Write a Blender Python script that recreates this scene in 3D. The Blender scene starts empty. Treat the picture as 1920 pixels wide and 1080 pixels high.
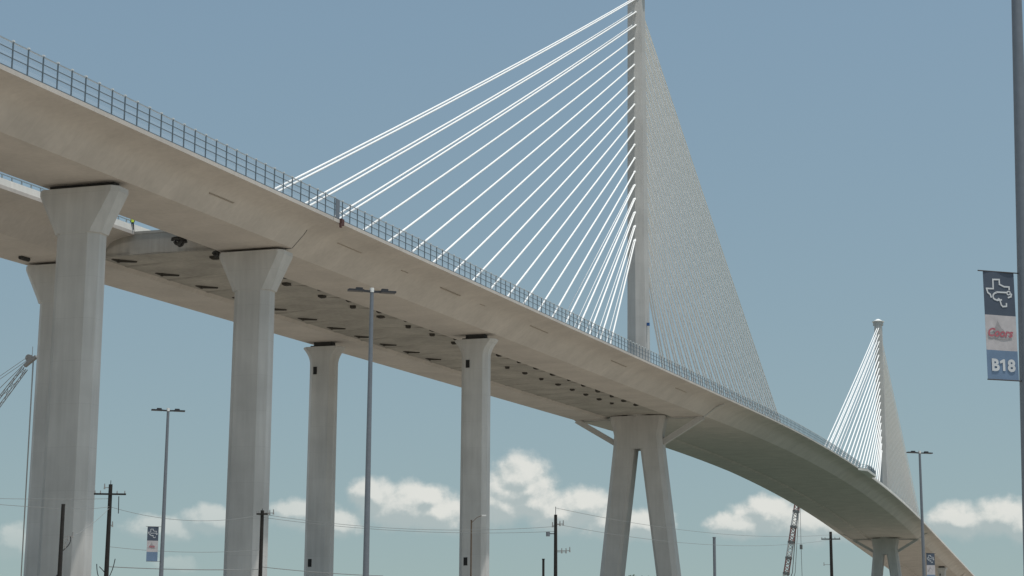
import bpy, bmesh, math, random
from mathutils import Vector, Matrix
random.seed(7)
S = bpy.context.scene
COL = S.collection
R = math.radians

# ------------------------------------------------------------------ camera
CAM = Vector((-435.0, -108.952, 0.0)); YAW, PITCH, ROLL, FPX = 0.315545, 0.195777, 0.006259, 3437.07
fw = Vector((math.cos(YAW)*math.cos(PITCH), math.sin(YAW)*math.cos(PITCH), math.sin(PITCH)))
rt = Vector((math.sin(YAW), -math.cos(YAW), 0)); up = rt.cross(fw)
rt2 = rt*math.cos(ROLL) + up*math.sin(ROLL); up2 = -rt*math.sin(ROLL) + up*math.cos(ROLL)
cd = bpy.data.cameras.new('camera'); cam = bpy.data.objects.new('camera', cd); COL.objects.link(cam)
m = Matrix((rt2, up2, -fw)).transposed().to_4x4(); m.translation = CAM; cam.matrix_world = m
cd.sensor_width = 36; cd.lens = 36*FPX/1920; cd.clip_start = 0.5; cd.clip_end = 40000
S.camera = cam

# ------------------------------------------------------------------ light
SUN_EL, SUN_AZ = R(78), R(252)          # direction towards the sun, azimuth from +X
sd = bpy.data.lights.new('sun', 'SUN'); sd.energy = 3.6; sd.angle = R(0.53); sd.color = (1, .955, .89)
sun = bpy.data.objects.new('sun', sd); COL.objects.link(sun); sun.location = (-300, -300, 400)
tos = Vector((math.cos(SUN_EL)*math.cos(SUN_AZ), math.cos(SUN_EL)*math.sin(SUN_AZ), math.sin(SUN_EL)))
sun.rotation_euler = tos.to_track_quat('Z', 'Y').to_euler()
S.view_settings.view_transform = 'Standard'; S.view_settings.look = 'None'
S.view_settings.exposure = 0.0; S.view_settings.gamma = 1; S.view_settings.use_curve_mapping = False

# clouds: cumulus puffs low in the sky: (azimuth, elevation, half width, half height), radians
PUFFS = [(0.3105,0.0920,0.0158,0.0138),(0.3170,0.0850,0.0170,0.0110),(0.3060,0.0850,0.0150,0.0095),(0.3700,0.0785,0.0190,0.0110),(0.3221,0.0784,0.0175,0.0116),(0.3032,0.0786,0.0145,0.0087),(0.2772,0.0778,0.0198,0.0099),
 (0.2887,0.0729,0.0175,0.0087),(0.2598,0.0673,0.0175,0.0087),(0.3727,0.0751,0.0233,0.0105),(0.3524,0.0725,0.0175,0.0105),
 (0.3901,0.0821,0.0131,0.0093),(0.3612,0.081,0.0116,0.0073),(0.4301,0.0724,0.016,0.0081),(0.4127,0.0661,0.0175,0.0073),
 (0.4754,0.068,0.0175,0.007),(0.5033,0.0633,0.0175,0.0064),(0.1767,0.0721,0.0175,0.0099),
 (0.1924,0.0673,0.016,0.0073),(0.1542,0.0671,0.0175,0.0102),(0.1318,0.0628,0.0145,0.0058),(0.0777,0.0685,0.0169,0.0093),
 (0.0551,0.07,0.016,0.0099),(0.0412,0.0662,0.0145,0.0087),(0.4941,0.0438,0.0116,0.0041),(0.5797,0.0548,0.0102,0.0087),(0.2426,0.0673,0.0145,0.0087)]
for k in range(34):                     # the same kind of puffs on the rest of the horizon
    PUFFS.append((0.75 + k*0.163 + random.uniform(-.05, .05), random.uniform(.05, .09), random.uniform(.02, .05), random.uniform(.008, .02)))

def build_world():
    W = bpy.data.worlds.new('World'); S.world = W; W.use_nodes = True
    nt = W.node_tree; N = nt.nodes; L = nt.links; N.clear()
    # group: cloud thickness at (azimuth, elevation)
    g = bpy.data.node_groups.new('cloud_density', 'ShaderNodeTree')
    g.interface.new_socket('p', in_out='INPUT', socket_type='NodeSocketVector')
    g.interface.new_socket('d', in_out='OUTPUT', socket_type='NodeSocketFloat')
    gi = g.nodes.new('NodeGroupInput'); go = g.nodes.new('NodeGroupOutput')
    def mth(t, op, a, b=None, c=None):
        n = t.nodes.new('ShaderNodeMath'); n.operation = op
        for i, q in enumerate((a, b, c)):
            if q is None: continue
            if isinstance(q, (int, float)): n.inputs[i].default_value = q
            else: t.links.new(q, n.inputs[i])
        return n.outputs[0]
    def vmt(t, op, a, b):
        n = t.nodes.new('ShaderNodeVectorMath'); n.operation = op
        for i, q in enumerate((a, b)):
            if isinstance(q, tuple): n.inputs[i].default_value = q
            else: t.links.new(q, n.inputs[i])
        return n
    ns = g.nodes.new('ShaderNodeTexNoise'); ns.inputs['Scale'].default_value = 62; ns.inputs['Detail'].default_value = 6; ns.inputs['Roughness'].default_value = .58
    g.links.new(gi.outputs[0], ns.inputs['Vector'])
    wob = vmt(g, 'MULTIPLY', vmt(g, 'SUBTRACT', ns.outputs['Color'], (.5, .5, .5)).outputs[0], (.018, .012, 0)).outputs[0]
    pp = vmt(g, 'ADD', gi.outputs[0], wob).outputs[0]
    acc = None
    for (u, v, a, b) in PUFFS:
        d = vmt(g, 'MULTIPLY', vmt(g, 'SUBTRACT', pp, (u, v, 0)).outputs[0], (1/a, 1/b, 0))
        ln = g.nodes.new('ShaderNodeVectorMath'); ln.operation = 'LENGTH'; g.links.new(d.outputs[0], ln.inputs[0])
        acc = ln.outputs['Value'] if acc is None else mth(g, 'SMOOTH_MIN', acc, ln.outputs['Value'], .35)
    n2 = g.nodes.new('ShaderNodeTexNoise'); n2.inputs['Scale'].default_value = 150; n2.inputs['Detail'].default_value = 7; n2.inputs['Roughness'].default_value = .6
    g.links.new(gi.outputs[0], n2.inputs['Vector'])
    dd = mth(g, 'SUBTRACT', 1.3, acc)
    dd = mth(g, 'ADD', dd, mth(g, 'MULTIPLY', mth(g, 'SUBTRACT', n2.outputs['Fac'], .5), .5))
    g.links.new(dd, go.inputs[0])
    # sky
    sky = N.new('ShaderNodeTexSky'); sky.sky_type = 'NISHITA'; sky.sun_disc = False
    sky.sun_elevation = SUN_EL; sky.sun_rotation = R(90) - SUN_AZ
    sky.altitude = 0; sky.air_density = 1.3; sky.dust_density = 1.6; sky.ozone_density = 1.6
    tc0 = N.new('ShaderNodeTexCoord'); lift = vmt(nt, 'ADD', vmt(nt, 'MULTIPLY', tc0.outputs['Generated'], (1, 1, .85)).outputs[0], (0, 0, .13))
    L.new(vmt(nt, 'NORMALIZE', lift.outputs[0], (0, 0, 0)).outputs[0], sky.inputs['Vector'])
    tone = N.new('ShaderNodeMix'); tone.data_type = 'RGBA'; tone.blend_type = 'MULTIPLY'; tone.inputs['Factor'].default_value = 1
    L.new(sky.outputs[0], tone.inputs['A']); tz = N.new('ShaderNodeSeparateXYZ'); L.new(tc0.outputs['Generated'], tz.inputs[0])
    tm = N.new('ShaderNodeMapRange'); L.new(tz.outputs[2], tm.inputs[0]); tm.inputs[1].default_value = .03; tm.inputs[2].default_value = .33
    tx = N.new('ShaderNodeMix'); tx.data_type = 'RGBA'; L.new(tm.outputs[0], tx.inputs['Factor']); tx.inputs['A'].default_value = SKYLOW; tx.inputs['B'].default_value = SKYTONE
    L.new(tx.outputs['Result'], tone.inputs['B'])
    hsv = N.new('ShaderNodeHueSaturation'); hsv.inputs['Saturation'].default_value = SKYSAT
    L.new(tone.outputs['Result'], hsv.inputs['Color'])
    tc = N.new('ShaderNodeTexCoord'); sp = N.new('ShaderNodeSeparateXYZ'); L.new(tc.outputs['Generated'], sp.inputs[0])
    az = mth(nt, 'ARCTAN2', sp.outputs[1], sp.outputs[0]); el = mth(nt, 'ARCSINE', sp.outputs[2])
    cv_az = mth(nt, 'WRAP', az, 6.10, -.18); cv = N.new('ShaderNodeCombineXYZ'); L.new(cv_az, cv.inputs[0]); L.new(el, cv.inputs[1])
    def dens(off):
        gn = N.new('ShaderNodeGroup'); gn.node_tree = g
        L.new(vmt(nt, 'ADD', cv.outputs[0], off).outputs[0], gn.inputs[0]); return gn.outputs[0]
    d0 = dens((0, 0, 0)); d1 = dens((-.0022, .0045, 0))
    def mr(v, a, b, c=0., d=1.):
        n = N.new('ShaderNodeMapRange'); n.interpolation_type = 'SMOOTHSTEP'
        L.new(v, n.inputs[0]); n.inputs[1].default_value = a; n.inputs[2].default_value = b; n.inputs[3].default_value = c; n.inputs[4].default_value = d
        return n.outputs[0]
    alpha = mth(nt, 'MULTIPLY', mth(nt, 'MULTIPLY', mr(d0, -.03, .62), mr(el, .040, .076, .25, .9)), mr(cv_az, .36, .47, 1, .6))
    lit = mr(mth(nt, 'SUBTRACT', d0, d1), -.22, .42)
    cc = N.new('ShaderNodeMix'); cc.data_type = 'RGBA'; L.new(lit, cc.inputs['Factor'])
    cc.inputs['A'].default_value = CLOUD_LO; cc.inputs['B'].default_value = CLOUD_HI
    mx = N.new('ShaderNodeMix'); mx.data_type = 'RGBA'; L.new(alpha, mx.inputs['Factor'])
    L.new(hsv.outputs[0], mx.inputs['A']); L.new(cc.outputs['Result'], mx.inputs['B'])
    bg = N.new('ShaderNodeBackground'); bg.inputs['Strength'].default_value = SKYSTR
    ou = N.new('ShaderNodeOutputWorld'); L.new(mx.outputs['Result'], bg.inputs[0]); L.new(bg.outputs[0], ou.inputs[0])
SKYLOW = (1.25, 1.30, 1.085, 1); SKYTONE = (1.16, 1.365, 1.25, 1); SKYSAT = 0.82; SKYSTR = 0.08
CLOUD_LO = (5.4, 6.2, 6.2, 1); CLOUD_HI = (9.7, 9.7, 9.1, 1)
build_world()

# ------------------------------------------------------------------ materials
def mat_base(name):
    M = bpy.data.materials.new(name); M.use_nodes = True
    return M, M.node_tree.nodes, M.node_tree.links, M.node_tree.nodes['Principled BSDF']
def concrete(name, c, seg=0.0, axis='X', var=.05, stain=.12, rough=.85):
    M, N, L, B = mat_base(name); B.inputs['Roughness'].default_value = rough
    tc = N.new('ShaderNodeTexCoord')
    n1 = N.new('ShaderNodeTexNoise'); n1.inputs['Scale'].default_value = .16; n1.inputs['Detail'].default_value = 5
    n2 = N.new('ShaderNodeTexNoise'); n2.inputs['Scale'].default_value = 1; n2.inputs['Detail'].default_value = 4
    mp = N.new('ShaderNodeMapping'); mp.inputs['Scale'].default_value = (1.6, 1.6, .12); L.new(tc.outputs['Object'], mp.inputs[0]); L.new(mp.outputs[0], n2.inputs[0])
    L.new(tc.outputs['Object'], n1.inputs[0])
    def ramp(v, lo, hi):
        r = N.new('ShaderNodeMapRange'); L.new(v, r.inputs[0]); r.inputs[1].default_value = .3; r.inputs[2].default_value = .7; r.inputs[3].default_value = lo; r.inputs[4].default_value = hi; return r.outputs[0]
    def mul(a, b):
        q = N.new('ShaderNodeMath'); q.operation = 'MULTIPLY'; L.new(a, q.inputs[0])
        L.new(b, q.inputs[1]); return q.outputs[0]
    f = mul(ramp(n1.outputs['Fac'], 1-stain, 1+stain*.4), ramp(n2.outputs['Fac'], 1-stain*.5, 1+stain*.3))
    if seg:
        sp = N.new('ShaderNodeSeparateXYZ'); L.new(tc.outputs['Object'], sp.inputs[0])
        dv = N.new('ShaderNodeMath'); dv.operation = 'DIVIDE'; L.new(sp.outputs[axis], dv.inputs[0]); dv.inputs[1].default_value = seg
        fl = N.new('ShaderNodeMath'); fl.operation = 'FLOOR'; L.new(dv.outputs[0], fl.inputs[0])
        fr = N.new('ShaderNodeMath'); fr.operation = 'FRACT'; L.new(dv.outputs[0], fr.inputs[0])
        wn = N.new('ShaderNodeTexWhiteNoise'); wn.noise_dimensions = '1D'; L.new(fl.outputs[0], wn.inputs['W'])
        r = N.new('ShaderNodeMapRange'); L.new(wn.outputs['Value'], r.inputs[0]); r.inputs[3].default_value = 1-var; r.inputs[4].default_value = 1+var*.5
        f = mul(f, r.outputs[0])
        lt = N.new('ShaderNodeMath'); lt.operation = 'LESS_THAN'; L.new(fr.outputs[0], lt.inputs[0]); lt.inputs[1].default_value = .05/seg
        r2 = N.new('ShaderNodeMapRange'); L.new(lt.outputs[0], r2.inputs[0]); r2.inputs[3].default_value = 1; r2.inputs[4].default_value = .91
        f = mul(f, r2.outputs[0])
    cm = N.new('ShaderNodeVectorMath'); cm.operation = 'SCALE'; cm.inputs[0].default_value = c; L.new(f, cm.inputs['Scale'])
    L.new(cm.outputs[0], B.inputs['Base Color'])
    return M
def plain(name, c, rough=.5, metal=0., mott=.1, scale=3., spec=.5):
    M, N, L, B = mat_base(name)
    B.inputs['Roughness'].default_value = rough; B.inputs['Metallic'].default_value = metal; B.inputs['Specular IOR Level'].default_value = spec
    tc = N.new('ShaderNodeTexCoord'); n = N.new('ShaderNodeTexNoise'); n.inputs['Scale'].default_value = scale; n.inputs['Detail'].default_value = 4
    L.new(tc.outputs['Object'], n.inputs[0])
    r = N.new('ShaderNodeMapRange'); L.new(n.outputs['Fac'], r.inputs[0]); r.inputs[1].default_value = .3; r.inputs[2].default_value = .7
    r.inputs[3].default_value = 1-mott; r.inputs[4].default_value = 1+mott*.5
    cm = N.new('ShaderNodeVectorMath'); cm.operation = 'SCALE'; cm.inputs[0].default_value = c; L.new(r.outputs[0], cm.inputs['Scale'])
    L.new(cm.outputs[0], B.inputs['Base Color'])
    return M
M_GIRD = concrete('girder concrete', (.56, .515, .47), 3.05, 'X', .025, .12)
M_PIER = concrete('pier concrete', (.57, .565, .55), 4.2, 'Z', .02, .16)
M_PYL = concrete('pylon concrete', (.50, .49, .47), 4.6, 'Z', .02, .12)
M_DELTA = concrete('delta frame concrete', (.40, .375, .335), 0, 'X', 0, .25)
M_BARR = concrete('barrier concrete', (.66, .64, .6), 6.1, 'X', .05, .1)
M_ROAD = plain('deck asphalt', (.06, .06, .06), .9)
M_CABLE = plain('white stay pipe', (.88, .88, .87), .6, 0, .03, .3)
M_STEEL = plain('galvanised fence steel', (.15, .19, .22), .5, .3)
M_CAPM = plain('bright post cap', (.8, .8, .78), .3, .2)
M_RAILTOP = plain('pale handrail', (.45, .47, .47), .35, .6)
M_DARK = plain('dark recess', (.02, .02, .02), .9)
M_RUBBER = plain('dark bearing', (.04, .04, .04), .8)
M_GREY = plain('galvanised pole steel', (.20, .215, .24), .45, .35, .08, 6)
M_LUM = plain('dark luminaire', (.04, .04, .045), .5, .2)
M_WOOD = plain('creosoted timber', (.022, .019, .017), .9, 0, .35, 5)
M_INS = plain('grey porcelain', (.28, .27, .26), .4)
M_WIRE = plain('weathered wire', (.26, .27, .27), .6, .2)
M_PIPE = plain('stained drain pipe', (.33, .285, .235), .7)
M_WHITE = plain('white paint', (.78, .78, .76), .5)
M_GLASS = plain('blue lamp lens', (.03, .10, .30), .3)
M_CRANE = plain('crane lattice steel', (.24, .23, .22), .6, .2)
M_CRANER = plain('red crane paint', (.34, .15, .13), .6)
M_CRANEW = plain('white crane paint', (.62, .58, .55), .6)
M_RUST = plain('rusty steel', (.12, .085, .06), .8)
M_NAVY = plain('navy banner vinyl', (.065, .085, .12), .6)
M_BWHT = plain('white banner vinyl', (.50, .47, .48), .6, 0, .15, 5)
M_BBLU = plain('blue banner vinyl', (.15, .225, .34), .6)
M_PWHT = plain('white print', (.62, .64, .66), .6)
M_PRED = plain('red print', (.42, .12, .15), .6)
M_PGRY = plain('grey print', (.33, .31, .32), .6)
def mesh_screen():
    M, N, L, B = mat_base('woven wire mesh')
    B.inputs['Base Color'].default_value = (.62, .64, .66, 1); B.inputs['Roughness'].default_value = .5
    tr = N.new('ShaderNodeBsdfTransparent'); mx = N.new('ShaderNodeMixShader'); mx.inputs[0].default_value = .2
    L.new(tr.outputs[0], mx.inputs[1]); L.new(B.outputs[0], mx.inputs[2])
    L.new(mx.outputs[0], N['Material Output'].inputs['Surface'])
    return M
M_MESH = mesh_screen()

# ------------------------------------------------------------------ helpers
def smooth(me, ang=35):
    me.shade_smooth(); me.set_sharp_from_angle(angle=R(ang))
class MB:
    def __init__(s): s.b = bmesh.new()
    def box(s, c, d, rot=None):
        mt = Matrix.Translation(Vector(c)) @ (rot.to_4x4() if rot else Matrix()) @ Matrix.Diagonal((*d, 1))
        bmesh.ops.create_cube(s.b, size=1, matrix=mt); return s
    def beam(s, a, b, w, h):                       # square bar from a to b
        a = Vector(a); b = Vector(b); d = b-a; q = d.to_track_quat('X', 'Z').to_matrix()
        return s.box((a+b)/2, (d.length, w, h), q)
    def tube(s, pts, r, n=8, r2=None):
        pts = [Vector(p) for p in pts]; rings = []
        for i, p in enumerate(pts):
            d = (pts[min(i+1, len(pts)-1)]-pts[max(i-1, 0)]).normalized()
            q = d.to_track_quat('Z', 'Y').to_matrix(); rr = r if r2 is None else r+(r2-r)*i/(len(pts)-1)
            rings.append([s.b.verts.new(p + q @ Vector((math.cos(2*math.pi*k/n)*rr, math.sin(2*math.pi*k/n)*rr, 0))) for k in range(n)])
        s.skin(rings); return s
    def skin(s, rings, caps=True):
        n = len(rings[0])
        for a, b in zip(rings, rings[1:]):
            for k in range(n): s.b.faces.new((a[k], a[(k+1) % n], b[(k+1) % n], b[k]))
        if caps: s.b.faces.new(rings[0][::-1]); s.b.faces.new(rings[-1])
    def loft(s, sections):                         # list of lists of 3D points
        s.skin([[s.b.verts.new(Vector(p)) for p in sec] for sec in sections]); return s
    def quad(s, *p): s.b.faces.new([s.b.verts.new(Vector(q)) for q in p]); return s
    def build(s, name, mt, parent=None, sm=True, recalc=True, ang=35):
        if recalc: bmesh.ops.recalc_face_normals(s.b, faces=s.b.faces)
        me = bpy.data.meshes.new(name)
        root = parent
        while root and root.parent: root = root.parent
        if root and root.get('_off'): bmesh.ops.translate(s.b, verts=s.b.verts, vec=-Vector(root['_off']))
        s.b.to_mesh(me); s.b.free()
        if sm: smooth(me, ang)
        me.materials.append(mt); o = bpy.data.objects.new(name, me); COL.objects.link(o)
        if parent: o.parent = parent
        return o
def tag(o, label=None, cat=None, group=None, kind=None):
    if label: o['label'] = label
    if cat: o['category'] = cat
    if group: o['group'] = group
    if kind: o['kind'] = kind
    return o
ROOTS = []
def thing(name, label, cat, loc=(0, 0, 0), rz=0, group=None, local=False):
    """An Empty at the base; with local=False its parts are given in world coordinates."""
    o = bpy.data.objects.new(name, None); COL.objects.link(o); o.location = loc; o.rotation_euler = (0, 0, rz)
    if not local: o['_off'] = loc
    ROOTS.append(o); return tag(o, label, cat, group)
def copy_tree(o, parent=None):
    c = o.copy(); COL.objects.link(c); c.parent = parent
    for ch in list(o.children): copy_tree(ch, c)
    return c

# ------------------------------------------------------------------ ground and water (structure)
GZ = -2.0
def build_ground():
    xs = [-30000, -3000, -1200, -800, -600, -500, -440, -380, -320, -260, -200, -140, -80, -30, 22, 30, 470, 480, 560, 700, 900, 1300, 3000, 30000]
    ys = [-30000, -3000, -1000, -400, -200, -100, 0, 100, 200, 400, 1000, 3000, 30000]
    b = bmesh.new(); V = {}
    for i, x in enumerate(xs):
        for j, y in enumerate(ys):
            V[i, j] = b.verts.new((x, y, -9 if 25 < x < 475 else GZ))
    for i in range(len(xs)-1):
        for j in range(len(ys)-1): b.faces.new((V[i, j], V[i+1, j], V[i+1, j+1], V[i, j+1]))
    me = bpy.data.meshes.new('ground'); b.to_mesh(me); b.free()
    M, N, L, B = mat_base('sandy ground'); B.inputs['Roughness'].default_value = .95
    tc = N.new('ShaderNodeTexCoord'); n = N.new('ShaderNodeTexNoise'); n.inputs['Scale'].default_value = .02; n.inputs['Detail'].default_value = 8
    L.new(tc.outputs['Object'], n.inputs[0]); cr = N.new('ShaderNodeValToRGB'); L.new(n.outputs['Fac'], cr.inputs[0])
    cr.color_ramp.elements[0].position = .35; cr.color_ramp.elements[0].color = (*GROUND_A, 1)
    cr.color_ramp.elements[1].position = .65; cr.color_ramp.elements[1].color = (*GROUND_B, 1)
    L.new(cr.outputs[0], B.inputs['Base Color']); me.materials.append(M)
    o = bpy.data.objects.new('ground', me); COL.objects.link(o); tag(o, kind='structure')
    w = MB(); w.quad((22, -30000, -3.6), (480, -30000, -3.6), (480, 30000, -3.6), (22, 30000, -3.6))
    M, N, L, B = mat_base('channel water'); B.inputs['Base Color'].default_value = (.075, .10, .075, 1); B.inputs['Roughness'].default_value = .12
    n = N.new('ShaderNodeTexNoise'); n.inputs['Scale'].default_value = .35; n.inputs['Detail'].default_value = 5
    tc = N.new('ShaderNodeTexCoord'); L.new(tc.outputs['Object'], n.inputs[0])
    bp = N.new('ShaderNodeBump'); bp.inputs['Strength'].default_value = .5; bp.inputs['Distance'].default_value = .5; L.new(n.outputs['Fac'], bp.inputs['Height']); L.new(bp.outputs[0], B.inputs['Normal'])
    tag(w.build('water', M, sm=False), kind='structure')
GROUND_A = (.27, .24, .20); GROUND_B = (.37, .335, .28)
build_ground()

# ------------------------------------------------------------------ bridge geometry
Z0, SC, KK, GG = 65.659823, 255.347692, 8.938115e-5, 0.039834
AA = GG/(2*KK)
def deck(s):
    d = abs(s-SC)
    return Z0-(KK*d*d if d < AA else KK*AA*AA+GG*(d-AA))
def stations(a, b, step=6.1):
    n = max(2, int(abs(b-a)/step)+1); return [a+(b-a)*i/(n-1) for i in range(n)]
def sweep(mb, prof, st, dz=0.):
    mb.loft([[(s, y, deck(s)+z+dz) for y, z in prof] for s in st]); return mb
YB, HW, EDGE = 13.288, 10.0, 23.288
JOINT, JEND = -240.7, 746.7
BOX = [(-10, 0), (10, 0), (10, -.42), (8.4, -.62), (7.3, -.92), (6.6, -1.35), (6.2, -1.9), (4.72, -3.45), (-4.3, -3.45), (-6.2, -1.9), (-6.6, -1.35), (-7.3, -.92), (-8.4, -.62), (-10, -.42)]
BOX2 = [(-10, 0), (10, 0), (10, -.42), (8.2, -.62), (7.0, -.86), (6.1, -1.2), (5.4, -1.75), (3.0, -3.6), (-4.9, -3.6), (-6.2, -1.9), (-6.6, -1.35), (-7.3, -.92), (-8.4, -.62), (-10, -.42)]
def box2_at(yc): return [(yc+y*(1 if yc > 0 else -1), z) for y, z in BOX2]
def box_at(yc): return [(yc+y*(1 if yc > 0 else -1), z) for y, z in BOX]
def rect(y0, y1, z0, z1): return [(y0, z0), (y1, z0), (y1, z1), (y0, z1)]

def pier(parent, x, yc, top, w, d, ch, fw_, fh, wb, fd=None, kind=0, band=.0):
    """one tapered octagonal shaft with a flared head"""
    fd = fd or d
    def ring(z, w, d, c): 
        a, b = d/2, w/2
        return [(x+sx, yc+sy, z) for sx, sy in ((-a, -b+c), (-a, b-c), (-a+c, b), (a-c, b), (a, b-c), (a, -b+c), (a-c, -b), (-a+c, -b))]
    mb = MB()
    if kind == 0:
        mb.loft([ring(GZ-.5, wb, d*1.06, ch), ring(top-fh, w, d, ch), ring(top-fh+.04, w+.45, d+.1, ch), ring(top-fh+.5, w+.8, d+.1, ch), ring(top-.5, fw_, fd, ch*.7), ring(top, fw_, fd, ch*.7)])
    else:
        secs = [ring(GZ-.5, wb, d*1.04, ch)]
        for k in range(8):
            t = k/7; secs.append(ring(top-fh+fh*t*.93, w+(fw_-w)*t*t, d, ch))
        secs.append(ring(top, fw_, d, ch)); mb.loft(secs)
    p = mb.build('pier', M_PIER, parent, ang=22)
    gap = deck(x)-(3.45 if x < JOINT+1 or x > JEND else 3.6)-top
    b = MB()
    for sy in (-1, 1):
        if kind == 0: b.box((x, yc+sy*fw_*.27, top+gap/2), (1.1, 1.3, gap))
    if kind == 0: b.box((x, yc, top+gap/2), (.9, fw_*.82, gap*.96))  # besides the bearings: wide dark fill painting in the shadow under the soffit
    else:
        b.box((x, yc, top+gap/2), (1.5, 3.2, gap)); b.box((x, yc, top+.12), (1.9, 4.2, .24))
    b.build('bearing', M_RUBBER, p)
    if kind:
        for zz in (top-4.0, 13.8):
            o = MB(); o.box((x-d/2, yc+.95, zz), (.16, .62, 1.25)).build('access_opening', M_DARK, p)
    return p

def fence(parent, a, b, first):
    """mesh fence along the near edge: posts every 2.32 m, three rails, pale handrail"""
    f = MB(); ye = -EDGE+.12
    st = stations(a, b, 7)
    for z, h in ((1.72, .07), (.98, .07), (.10, .07)): sweep(f, rect(ye-.035, ye+.035, z-h/2, z+h/2), st)
    fo = f.build('fence', M_STEEL, parent)
    t = MB(); sweep(t, rect(ye-.05, ye+.05, 2.33, 2.42), st); t.build('handrail', M_RAILTOP, fo)
    q = MB()
    for s0, s1 in zip(st, st[1:]): q.quad((s0, ye+.04, deck(s0)+.05), (s1, ye+.04, deck(s1)+.05), (s1, ye+.04, deck(s1)+2.3), (s0, ye+.04, deck(s0)+2.3))
    q.build('wire_mesh', M_MESH, fo, sm=False)
    n = int((b-a)/2.32)+1; pm = cm = None; rest = MB(); restc = MB(); cnt = 0
    for k in range(n):
        s = a+.4+k*2.32
        if s > b: break
        def post(mb, s): mb.box((s, ye, deck(s)+1.2), (.09, .11, 2.4))
        def capm(mb, s): mb.box((s, ye, deck(s)+2.5), (.26, .16, .12))
        if cnt < first:
            if pm is None:
                mb = MB(); post(mb, s); po = mb.build('fence_post', M_STEEL, fo, sm=False); pm = (po, s)
                mb = MB(); capm(mb, s); co = mb.build('post_cap', M_CAPM, fo, sm=False); cm = co
            else:
                for src in (pm[0], cm):
                    c = src.copy(); COL.objects.link(c); c.parent = fo; c.location = (s-pm[1], 0, deck(s)-deck(pm[1]))
        else: post(rest, s); capm(restc, s)
        cnt += 1
    if cnt > first:
        tag(rest.build('fence_posts', M_STEEL, fo, sm=False), kind='stuff'); tag(restc.build('post_caps', M_CAPM, fo, sm=False), kind='stuff')
    else: rest.b.free(); restc.b.free()
    return fo

def barrier(mb, y, st, h=1.07, w=.4): sweep(mb, [(y-w/2, .0), (y+w/2, 0), (y+w/4, h), (y-w/4, h)], st)
def parapet(parent, y, a, b):
    mb = MB(); barrier(mb, y, stations(a, b, 10), .8, .42); o = mb.build('parapet', M_BARR, parent)
    r = MB(); st = stations(a, b, 10)
    sweep(r, rect(y-.05, y+.05, 1.22, 1.32), st)
    s = a+1.0
    while s < b:
        r.box((s, y, deck(s)+1.02), (.16, .12, .46)); s += 1.9
    r.build('parapet_rail', M_RAILTOP, o, sm=False)

def pipe_at(parent, s0, s1, dz0, y=-19.3, up=.5):
    p = MB(); z = lambda s, d: deck(s)+d
    p.tube([(s0, y, z(s0, dz0)), (s1-.3, y, z(s1, dz0)), (s1, y, z(s1, dz0+.1)), (s1, y, z(s1, -.45))], .09)
    for k in range(3):
        s = s0+.3+(s1-s0-.8)*k/2; p.beam((s, y, z(s, dz0)), (s, y, z(s, -.45)), .05, .05)
    p.build('drain_pipe', M_PIPE, parent)

# ---- approach viaducts, left of the expansion joint
VS = -420.0
near_v = thing('approach_viaduct', 'pale concrete approach viaduct with fenced edge overhead at the left, on the thickest pier', 'viaduct', (-279.6, -YB, GZ))
st = stations(VS, JOINT-.12)
sweep(MB(), box_at(-YB), st).build('deck_girder', M_GIRD, near_v)
sweep(MB(), rect(-EDGE+3.6, -3.9, .004, .06), st).build('road_surface', M_ROAD, near_v)
fence(near_v, -340.8, JOINT-.1, 60)
mb = MB(); barrier(mb, -EDGE+3.3, st); mb.build('path_barrier', M_BARR, near_v)
parapet(near_v, -3.55, VS, JOINT-.15)
for x in (-279.63, -318.5, -357.4):
    pier(near_v, x, -YB-.05, deck(x)-3.61-.42, 4.75, 3.0, .85, 8.9, 4.6, 5.1)
pipe_at(near_v, -265.2, -259.4, -1.75, -19.6)
far_v = thing('approach_viaduct', 'second approach viaduct behind the first, seen through the gap with its white parapet', 'viaduct', (-279.6, YB, GZ))
sweep(MB(), box_at(YB), st).build('deck_girder', M_GIRD, far_v)
sweep(MB(), rect(3.9, EDGE-.6, .004, .06), st).build('road_surface', M_ROAD, far_v)
parapet(far_v, 3.55, VS, JOINT-.15); parapet(far_v, EDGE-.25, VS, JOINT-.15)
for x in (-279.63, -318.5, -357.4):
    pier(far_v, x, YB, deck(x)-3.61-.42, 4.75, 3.0, .85, 8.9, 4.6, 5.1)
mb = MB(); s = -246.3; mb.tube([(s-.9, 15, deck(s)-3.66), (s+.9, 15, deck(s)-3.60)], .28, 10); mb.build('drain_outlet', M_RUBBER, far_v)

# ---- cable stayed bridge
br = thing('cable_stayed_bridge', 'long white cable-stayed bridge with two pylons and fanned stays, curving away over the water', 'bridge', (0, 0, GZ))
st = stations(JOINT, JEND, 6.1)
for yc in (-YB, YB): sweep(MB(), box2_at(yc), st).build('deck_girder', M_GIRD, br)
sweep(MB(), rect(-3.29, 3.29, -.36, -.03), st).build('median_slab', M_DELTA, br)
for a, b in ((-EDGE+3.6, -3.9), (3.9, EDGE-.6)): sweep(MB(), rect(a, b, .004, .06), st).build('road_surface', M_ROAD, br)
for y in (-3.5, 3.5, EDGE-.25): 
    mb = MB(); barrier(mb, y, stations(JOINT, JEND, 12), .9, .42); mb.build('parapet', M_BARR, br)
mb = MB(); barrier(mb, -EDGE+3.3, stations(JOINT, 262, 12)); mb.build('path_barrier', M_BARR, br)
mb = MB(); barrier(mb, -EDGE+.4, stations(264, JEND, 12), 1.0, .42); mb.build('parapet', M_BARR, br)
fe = fence(br, JOINT, 236, 100)
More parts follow.
